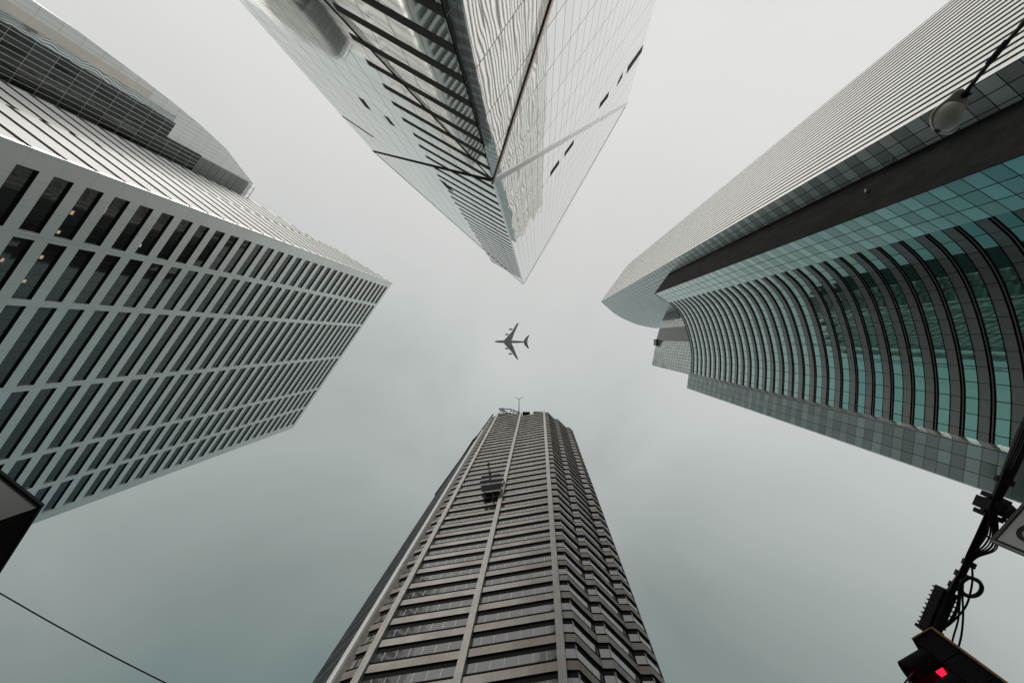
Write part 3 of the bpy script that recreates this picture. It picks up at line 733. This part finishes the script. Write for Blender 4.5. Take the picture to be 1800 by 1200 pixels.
# ------------------------------------------------------------------ airliner
ZP = 640.0
pc = px(900, 600.5, ZP); k_ = ZP/F     # metres per photo pixel at that height
grey = plain('airliner_grey_paint', (.98, 1.0, .97), .4, var=.08, scale=.3, metal=.0); dkgrey = plain('airliner_dark_belly', (.62, .66, .64), .4, var=.2, scale=.3)
eng = plain('engine_cowl', (.045, .05, .05), .4)
jet = thing('airliner', 'four engined jet airliner flying high overhead in the open sky', 'aeroplane', pc)
def J(x, y, dz=0): return Vector((pc.x+(x-900)*k_, pc.y+(y-600.5)*k_, pc.z+dz))     # drawn in photo pixels about its own centre
m = MB(); fx = [(869.2, .15), (870.5, .9), (873, 1.5), (877, 1.85), (884, 2.0), (892, 2.0), (900, 2.0), (908, 1.8), (915, 1.45), (921, 1.0), (926, .5), (928, .2)]
m.tube([J(x, 599.8+(x-869)*.018, .0 if x < 905 else (x-905)*.06) for x, r in fx], [r*k_*1.25 for x, r in fx], 14); fus = m.build('fuselage', dkgrey, jet, smooth=True)
def wing(name, pts, z0, dz, th, mat=grey):
    m = MB(); n = len(pts)
    lo = [J(x, y, z0+dz*abs(y-600.5)/32-th/2) for x, y in pts]; hi = [J(x, y, z0+dz*abs(y-600.5)/32+th/2) for x, y in pts]
    m.quad(lo[::-1]); m.quad(hi)
    for i in range(n): j = (i+1) % n; m.quad([lo[i], lo[j], hi[j], hi[i]])
    return m.build(name, mat, jet)
wing('wing', [(884.5, 599), (890, 593.5), (899.5, 583), (906, 572), (909, 568), (911.5, 567.2), (911, 570), (903.5, 587), (900, 597), (898, 599)], -.8, 2.2, .5)
wing('wing', [(884.5, 601), (888, 606), (893, 611), (900.5, 620), (905, 627), (909, 631.5), (911.3, 631.5), (908, 624), (903, 611), (900, 604.5), (898, 602)], -.8, 2.2, .5)
wing('belly_fairing', [(884, 599.6), (888, 597), (897, 596.6), (901, 598.4), (901, 602.6), (897, 604.2), (888, 604.6), (884, 601.6)], -1.5, 0, 1.2)
wing('tailplane', [(920, 600), (923, 594.5), (928, 589.5), (930.5, 587.5), (930, 590), (927.5, 597), (927, 600)], .8, .5, .3)
wing('tailplane', [(920, 601), (922, 606.5), (927, 611.5), (930, 613.5), (929.5, 611), (927.5, 605), (927, 601)], .8, .5, .3)
for x, y, x2 in ((895, 578.6, 902.5), (888.3, 587.6, 895.5), (888.2, 612.3, 895.5), (894.5, 621.4, 902)):
    m = MB(); m.tube([J(x, y, -1.8), J(x+1, y, -1.8), J(x+4.4, y+.1, -1.8), J(x+5.6, y+.1, -1.8)], [1.0*k_, 1.3*k_, 1.2*k_, .8*k_], 12); e_ = m.build('engine', eng, jet, smooth=True)
    m = MB(); LOC[e_.name] = LOC[jet.name]; m.box(J(x+5.2, y+.2, -1.1), 5.4*k_, .8*k_, 1.2); m.build('pylon', dkgrey, e_)
m = MB(); a, b = J(917, 600.7, 1), J(927.5, 600.8, 1); c, d = J(930.5, 600.8, 9), J(927, 600.8, 9)
for q in (-.15, .15): m.quad([p+Vector((0, q, 0)) for p in (a, b, c, d)])
m.build('tail_fin', grey, jet)

# ------------------------------------------------------------------ traffic pole, mast arm, cables
steel = plain('dark_painted_steel', (.022, .023, .023), .7, var=.25, scale=8, fine=.1)
rub = plain('black_cable', (.010, .011, .011), .5)
ZM = 4.9
pole2 = V2(9.2, -6.9)
tp = thing('traffic_pole', 'dark traffic pole whose arm reaches in with strapped cables, lower right', 'traffic pole', (pole2.x, pole2.y, 0))
def at(x, y, Z=ZM): return px(x, y, Z)
m = MB(); m.tube([(pole2.x, pole2.y, 0), (pole2.x, pole2.y, 5), (pole2.x, pole2.y, 9.9)], [.16, .13, .09], 16); m.build('pole', steel, tp, smooth=True)
m = MB(); m.tube([(pole2.x, pole2.y, 0), (pole2.x, pole2.y, .25), (pole2.x, pole2.y, .3)], [.3, .28, .18], 16); m.build('pole_base', steel, tp)
m = MB(); m.tube([(pole2.x, pole2.y, ZM+CAMZ+.1), at(1880, 610), at(1800, 765), at(1777, 822), at(1747, 885), at(1722, 948), at(1690, 1010), at(1652, 1068), at(1629, 1122)], [.10, .085, .066, .06, .040, .026, .034, .038, .038], 14); m.build('mast_arm', steel, tp, smooth=True)
ra = random.Random(3)
def cable(pts, r, n=6, name='cable', par=tp, mat=rub):
    P = smooth([Vector(p) for p in pts], 6); m = MB(); m.tube(P, r, n); return m.build(name, mat, par, smooth=True)
def smooth3(p): return p
# strapped bundle along the arm and the loose loops
for j in range(4):
    o = (j-1.5)*3.6
    cable([at(1800+o+4, 745+j*4, ZM-.1), at(1779+o, 806+j*3, ZM-.12), at(1751+o*.6, 872, ZM-.1), at(1738+o*.8, 900+j*2, ZM-.08), at(1721+o, 940, ZM-.09), at(1703+o*.7, 975, ZM-.08), at(1690+o*.4, 1003, ZM-.07), at(1668+o*.4, 1042, ZM-.08)], .008+.003*(j % 2))
for j, (dx, r) in enumerate(((-4, .008), (4, .009), (11, .007), (18, .010), (25, .008), (30, .007))):
    cable([at(1741+dx*.3, 893, ZM-.1), at(1740+dx*.45, 915, ZM-.12), at(1738+dx*.55, 938+dx*.4, ZM-.14), at(1727+dx*.7, 957+dx*.35, ZM-.13), at(1712+dx*.2, 970+dx*.3, ZM-.1), at(1703, 978+dx*.5, ZM-.08)], r)
cable([at(1745, 905, ZM-.1), at(1731, 936, ZM-.1), at(1737, 943, ZM-.12), at(1741, 946, ZM-.12)], .010)
# coil
import itertools
coil = [at(1706+18.5*math.cos(t)+1, 1030+15.5*math.sin(t)+(2 if t > 5 else 0), ZM-.12) for t in [2.9+i*.55 for i in range(12)]]
cable(coil, .021)
cable([at(1707, 986, ZM-.1), at(1709.5, 1010, ZM-.1), at(1707, 1035, ZM-.1), at(1697, 1066, ZM-.1), at(1672, 1094, ZM-.1), at(1645, 1113, ZM-.1)], .010)
cable([at(1688, 1018, ZM-.1), at(1686, 1048, ZM-.1), at(1682, 1070, ZM-.1), at(1668, 1094, ZM-.1), at(1642, 1114, ZM-.1)], .016)
cable([at(1690, 1018, ZM-.1), at(1687, 1060, ZM-.1), at(1684, 1090, ZM-.1), at(1676, 1118, ZM-.1), at(1672, 1136, ZM-.15)], .009)
cable([at(1693, 1018, ZM-.1), at(1692, 1050, ZM-.1), at(1693, 1080, ZM-.1), at(1690, 1115, ZM-.1), at(1683, 1143, ZM-.15)], .010)
for (x, y) in ((1745, 884), (1703, 990), (1690, 1010), (1679, 1030), (1765, 845)):
    c = at(x, y); m = MB(); t = (at(x-10, y+22)-at(x+10, y-22)).normalized()
    m.tube([c-t*.03, c+t*.03], .062 if y > 950 else .085, 12); m.build('strap', steel, tp)
# clamp with bolts for the sign
cl = at(1744, 890); m = MB(); t = (at(1735, 912)-at(1755, 868)).normalized(); R_ = t.to_track_quat('Y', 'Z').to_matrix()
m.box(cl, .22, .12, .2, R_); m.box(cl+t*.10, .17, .05, .18, R_); m.box(cl-t*.10, .17, .05, .18, R_)
for sx in (-1, 1):
    for sy in (-1, 1): m.tube([cl+R_@Vector((sx*.14, sy*.08, -.05)), cl+R_@Vector((sx*.10, sy*.08, -.05))], .022, 6)
clo = m.build('clamp', steel, tp)
m = MB(); m.tube([at(1748, 889, ZM-.1), at(1762, 888, ZM-.12), at(1772, 896, ZM-.15), at(1780, 902, ZM-.2)], [.045, .07, .07, .06], 8); m.build('sign_bracket', steel, tp)
# finned controller box on the arm
a, b = at(1664, 1036, ZM-.05), at(1634, 1106, ZM-.05)
cb = thing('finned_cable_box', 'black finned junction box strapped under the traffic arm above the signal', 'junction box', (a+b)/2)
t = (b-a).normalized(); R_ = t.to_track_quat('Y', 'Z').to_matrix(); ln = (b-a).length
m = MB(); m.box((a+b)/2, .16, ln, .11, R_); m.build('case', steel, cb)
m = MB()
for i in range(9): m.box(a+t*(ln*(i+.5)/9)+R_@Vector((.0, 0, 0)), .195, .014, .125, R_)
m.build('fin', steel, cb)
m = MB(); m.box((a+b)/2+R_@Vector((-.04, 0, -.07)), .04, ln*.9, .04, R_); m.box(b+t*.02, .20, .03, .14, R_); m.build('cover_rib', steel, cb)

# ------------------------------------------------------------------ sign
sgp = thing('hanging_road_sign', 'white metal road sign with black border and letters ON, cut off by the right edge', 'sign', at(1743, 950, 4.66))
c0 = at(1743, 950, 4.66); ca = at(1800, 864, 4.74); sd = (ca-c0); sd.z = 0; sd.normalize()
dn = (at(1800, 983, 4.66-.36)-c0); dn.normalize()     # down the plate
if dn.z > 0: dn = -dn
dn = (dn-sd*dn.dot(sd)).normalized()
nS = sd.cross(dn).normalized()
if nS.x > 0: nS = -nS
WS, HSg = 1.15, .62
def sp(u, v, o=0): return c0+sd*u+dn*v+nS*o
def splate(name, u0, u1, v0, v1, o0, o1, mat):
    m = MB(); m.hexa([sp(u0, v0, o0), sp(u1, v0, o0), sp(u1, v1, o0), sp(u0, v1, o0), sp(u0, v0, o1), sp(u1, v0, o1), sp(u1, v1, o1), sp(u0, v1, o1)]); return m.build(name, mat, sgp)
signw = plain('weathered_white_sheet', (.80, .80, .74), .5, var=.12, scale=6, fine=.08); signb = plain('sign_black', (.012, .012, .012), .5); sige = plain('sign_frame_edge', (.28, .28, .26), .5)
splate('plate', 0, WS, 0, HSg, -.02, 0, signw)
for (u0, u1, v0, v1) in ((-.012, WS+.012, -.012, 0), (-.012, WS+.012, HSg, HSg+.012), (-.012, 0, 0, HSg), (WS, WS+.012, 0, HSg)): splate('frame', u0, u1, v0, v1, -.024, .008, sige)
for (u0, u1, v0, v1) in ((.012, WS-.012, .012, .038), (.012, WS-.012, HSg-.038, HSg-.012), (.012, .036, .038, HSg-.038), (WS-.036, WS-.012, .038, HSg-.038)): splate('border', u0, u1, v0, v1, .001, .004, signb)
for v in (.03, .3): splate('rear_brace', .0, WS, v+.1, v+.14, -.06, -.022, steel)
cu = bpy.data.curves.new('letters', 'FONT'); cu.body = 'ON'; cu.size = .32; cu.extrude = .003; cu.offset = .008; cu.space_character = 1.12
to = bpy.data.objects.new('letters_tmp', cu); C.objects.link(to)
dg = bpy.context.evaluated_depsgraph_get(); me = bpy.data.meshes.new_from_object(to.evaluated_get(dg)); C.objects.unlink(to); bpy.data.objects.remove(to)
# text x axis runs along sd (left to right for the viewer below), its up axis against dn
ML = Matrix((sd, -dn, nS)).transposed()
base = sp(.115, .36, .006)-Vector(LOC[sgp.name])
for v in me.vertices: v.co = ML @ Vector((v.co.x*.80, v.co.y*1.0, v.co.z)) + base
me.materials.clear(); me.materials.append(signb); lo = bpy.data.objects.new('lettering', me); C.objects.link(lo); lo.parent = sgp

# ------------------------------------------------------------------ traffic signal
ts = thing('traffic_signal', 'traffic signal with black hoods, yellow edged housing and a lit red lamp', 'traffic light', at(1639, 1136, 4.7))
yel = plain('signal_yellow_paint', (.33, .15, .02), .45, var=.2, scale=10); bkp = plain('signal_black', (.012, .012, .013), .7, var=.3, scale=10, spec=.06); inb = plain('hood_inside', (.006, .006, .006), .7)
redm = plain('red_lamp', (.5, .01, .02), .3, emit=((1, .01, .05), 1.6)); dimm = plain('unlit_lens', (.02, .02, .02), .2); bolt = plain('bright_bolt', (.7, .68, .62), .2, metal=.9)
top = at(1635, 1138, 4.62)
fwd = V2(-.86, .50).normalized()       # the way the lamps face
sdv = V2(-fwd.y, fwd.x)                # towards the side
if sdv.x < 0: sdv = -sdv
def tq(a, s_, z): return top+fwd*a+sdv*s_+Vector((0, 0, z))
def tbox(name, a0, a1, s0, s1, z0, z1, mat):
    m = MB(); m.hexa([tq(a0, s0, z0), tq(a1, s0, z0), tq(a1, s1, z0), tq(a0, s1, z0), tq(a0, s0, z1), tq(a1, s0, z1), tq(a1, s1, z1), tq(a0, s1, z1)]); return m.build(name, mat, ts)
hs = .33
for i in range(3):
    z1 = -i*hs; z0 = z1-hs+.012
    hb = tbox('housing', -.11, .10, -.155, .155, z0, z1, bkp)
tbox('back_rim', -.13, -.11, -.17, .17, -3*hs, .01, yel)
tbox('side_rim', -.11, .11, .156, .170, -3*hs, .005, yel)
tbox('top_rim', -.11, .11, -.17, .155, .0, .014, yel)
for i in range(3):
    zc = -i*hs-hs/2
    # lens
    m = MB(); ring = [tq(.108, .145*math.cos(t), zc+.145*math.sin(t)) for t in [2*PI*k/24 for k in range(24)]]; m.quad(ring); ringb = [tq(.125, .10*math.cos(t), zc+.10*math.sin(t)) for t in [2*PI*k/24 for k in range(24)]]
    for k in range(24): m.quad([ring[k], ring[(k+1) % 24], ringb[(k+1) % 24], ringb[k]])
    m.quad(ringb); m.build('lens', redm if i == 0 else dimm, ts, label='lit red lens' if i == 0 else None)
    # tunnel hood, open at the front, lower part cut away
    m = MB(); n = 30
    for k in range(n):
        t0, t1 = [-.32*PI+1.64*PI*q/n for q in (k, k+1)]
        def ln_(t): return .27-.10*max(0, -math.sin(t))
        for r, rr in ((.152, .143),):
            A0, A1 = tq(.10, r*math.cos(t0), zc+r*math.sin(t0)), tq(.10, r*math.cos(t1), zc+r*math.sin(t1))
            B0, B1 = tq(.10+ln_(t0), r*math.cos(t0), zc+r*math.sin(t0)), tq(.10+ln_(t1), r*math.cos(t1), zc+r*math.sin(t1))
            m.quad([A0, A1, B1, B0])
            c0_, c1_ = tq(.10, rr*math.cos(t0), zc+rr*math.sin(t0)), tq(.10, rr*math.cos(t1), zc+rr*math.sin(t1))
            e0, e1_ = tq(.10+ln_(t0), rr*math.cos(t0), zc+rr*math.sin(t0)), tq(.10+ln_(t1), rr*math.cos(t1), zc+rr*math.sin(t1))
            m.quad([c0_, e0, e1_, c1_]); m.quad([B0, B1, e1_, e0])
    m.build('hood', bkp, ts, smooth=False)
    for (a_, z_) in ((-.03, .05), (-.03, -.09), (.05, 0), (.05, .10)):
        m = MB(); q = tq(a_, .175, zc+z_); m.tube([q-sdv*.012, q+sdv*.012], [.016, .010], 8); m.tube([q+sdv*.005, q+sdv*.005+Vector((0, 0, -.06))], .006, 6); m.build('latch', bolt, ts)
m = MB(); m.tube([tq(-.02, 0, 0), tq(-.02, 0, .12)], .05, 12); m.tube([tq(-.02, 0, .12), at(1629, 1118, ZM)], [.05, .045], 10); m.build('hanger', steel, ts)
for s_ in (-.07, .07):
    m = MB(); q = tq(.03, s_, .02); m.tube([q, q+Vector((0, 0, .03))], [.022, .012], 8); m.build('bolt', bolt, ts)
m = MB(); q = at(1624, 1128, 4.72); m.tube([q-Vector((.03, 0, 0)), q+Vector((.05, 0, .02))], .03, 10); m.build('bolt', bolt, ts)

# ------------------------------------------------------------------ street lamp
ZLm = 8.0
sl_ = thing('street_lamp', 'street lamp with round glass bowl on a thin dark arm, upper right', 'street lamp', at(1675, 200, ZLm))
m = MB(); P = smooth([Vector((pole2.x, pole2.y, 9.7)), at(1830, 5, ZLm+.05), at(1800, 40, ZLm), at(1760, 86, ZLm), at(1743, 106, ZLm), at(1697, 163, ZLm)], 4)
m.tube(P, [.055]*5+[.05]*4+[.036]*(len(P)-9), 10); m.build('arm', plain('brown_dark_steel', (.035, .03, .026), .5), sl_, smooth=True)
m = MB(); m.tube([at(1769, 74, ZLm), at(1746, 102, ZLm)], .052, 10); m.tube([at(1746, 101, ZLm), at(1737, 112, ZLm)], .045, 10); m.build('sleeve', steel, sl_)
ax = (at(1661, 214, ZLm)-at(1697, 163, ZLm)); Lh = ax.length; ax.normalize(); ay = Vector((0, 0, 1)).cross(ax).normalized()
h0 = at(1697, 160, ZLm)
prof = [(0, .05), (.05, .10), (.12, .135), (.25, .155), (.40, .20), (.52, .235), (.64, .245), (.74, .22), (.82, .15), (.86, .06)]
def shell(zs, sc, u0, name, mat, smooth_=True):
    m = MB(); n = 20; rings = []
    for (u, r) in prof:
        if u < u0: continue
        base = len(m.v)
        for k in range(n+1):
            t = PI*k/n
            m.v.append(tuple(h0+ax*u+ay*r*sc*math.cos(t)+Vector((0, 0, zs*r*math.sin(t)))))
        rings.append(base)
    for i in range(len(rings)-1):
        for k in range(n): m.f.append((rings[i]+k, rings[i]+k+1, rings[i+1]+k+1, rings[i+1]+k)); m.uv.append([(0, 0)]*4); m.mi.append(0)
    return m.build(name, mat, sl_, smooth=smooth_)
shell(.55, 1.0, 0, 'lamp_housing', plain('pale_lamp_housing', (.62, .60, .56), .5, var=.1))
shell(-.25, .94, 0, 'lamp_door', plain('lamp_underside', (.60, .57, .50), .5, var=.15, scale=9))
shell(-.95, .88, .30, 'glass_bowl', plain('frosted_bowl', (.85, .82, .72), .35, var=.1, scale=6, spec=.7))
m = MB(); rim = []
for (u, r) in prof: rim.append(h0+ax*u+ay*r*1.02)
m.tube(rim, .014, 6); m.tube([h0+ax*u-ay*r*1.02 for u, r in prof], .014, 6); m.build('rim', plain('rim_white', (.95, .94, .90), .3, metal=.5), sl_)
m = MB(); m.tube([h0+ax*.06+ay*.0+Vector((0, 0, -.06)), h0+ax*.16+Vector((0, 0, -.08))], .05, 10)
for q in (-.05, .04): m.tube([h0+ax*.11+ay*q+Vector((0, 0, -.10)), h0+ax*.11+ay*q+Vector((0, 0, -.13))], .02, 8)
m.build('door_latch', steel, sl_)
m = MB(); q = h0+ax*.13-ay*.17; m.tube([q, q+Vector((0, 0, .12))], [.035, .03], 10); m.build('photocell', plain('photocell_cap', (.5, .48, .44), .3), sl_)

# ------------------------------------------------------------------ overhead wire
m = MB(); wpnts = [px(-1700, 75, 9), px(-260, 895, 7.2), px(-60, 1009, 7.05), px(0, 1042, 7.0), px(80, 1088, 6.97), px(180, 1143, 6.97), px(290, 1199, 7.0), px(420, 1262, 7.1), px(760, 1440, 7.5), px(2400, 2260, 9.5)]
m.tube(smooth(wpnts, 5), .0095, 6); wo = m.build('overhead_wire', rub); tag(wo, 'single black overhead wire crossing the bottom left corner of the sky', 'wire')
# the small thin wire beside the signal
m = MB(); m.tube([at(1596, 1188, 4.3), at(1599, 1200, 4.25), at(1592, 1215, 4.3)], .01, 6); m.tube([tq(.3, -.1, -.2), at(1590, 1200, 4.3)], .008, 6); m.build('lanyard', rub, ts)
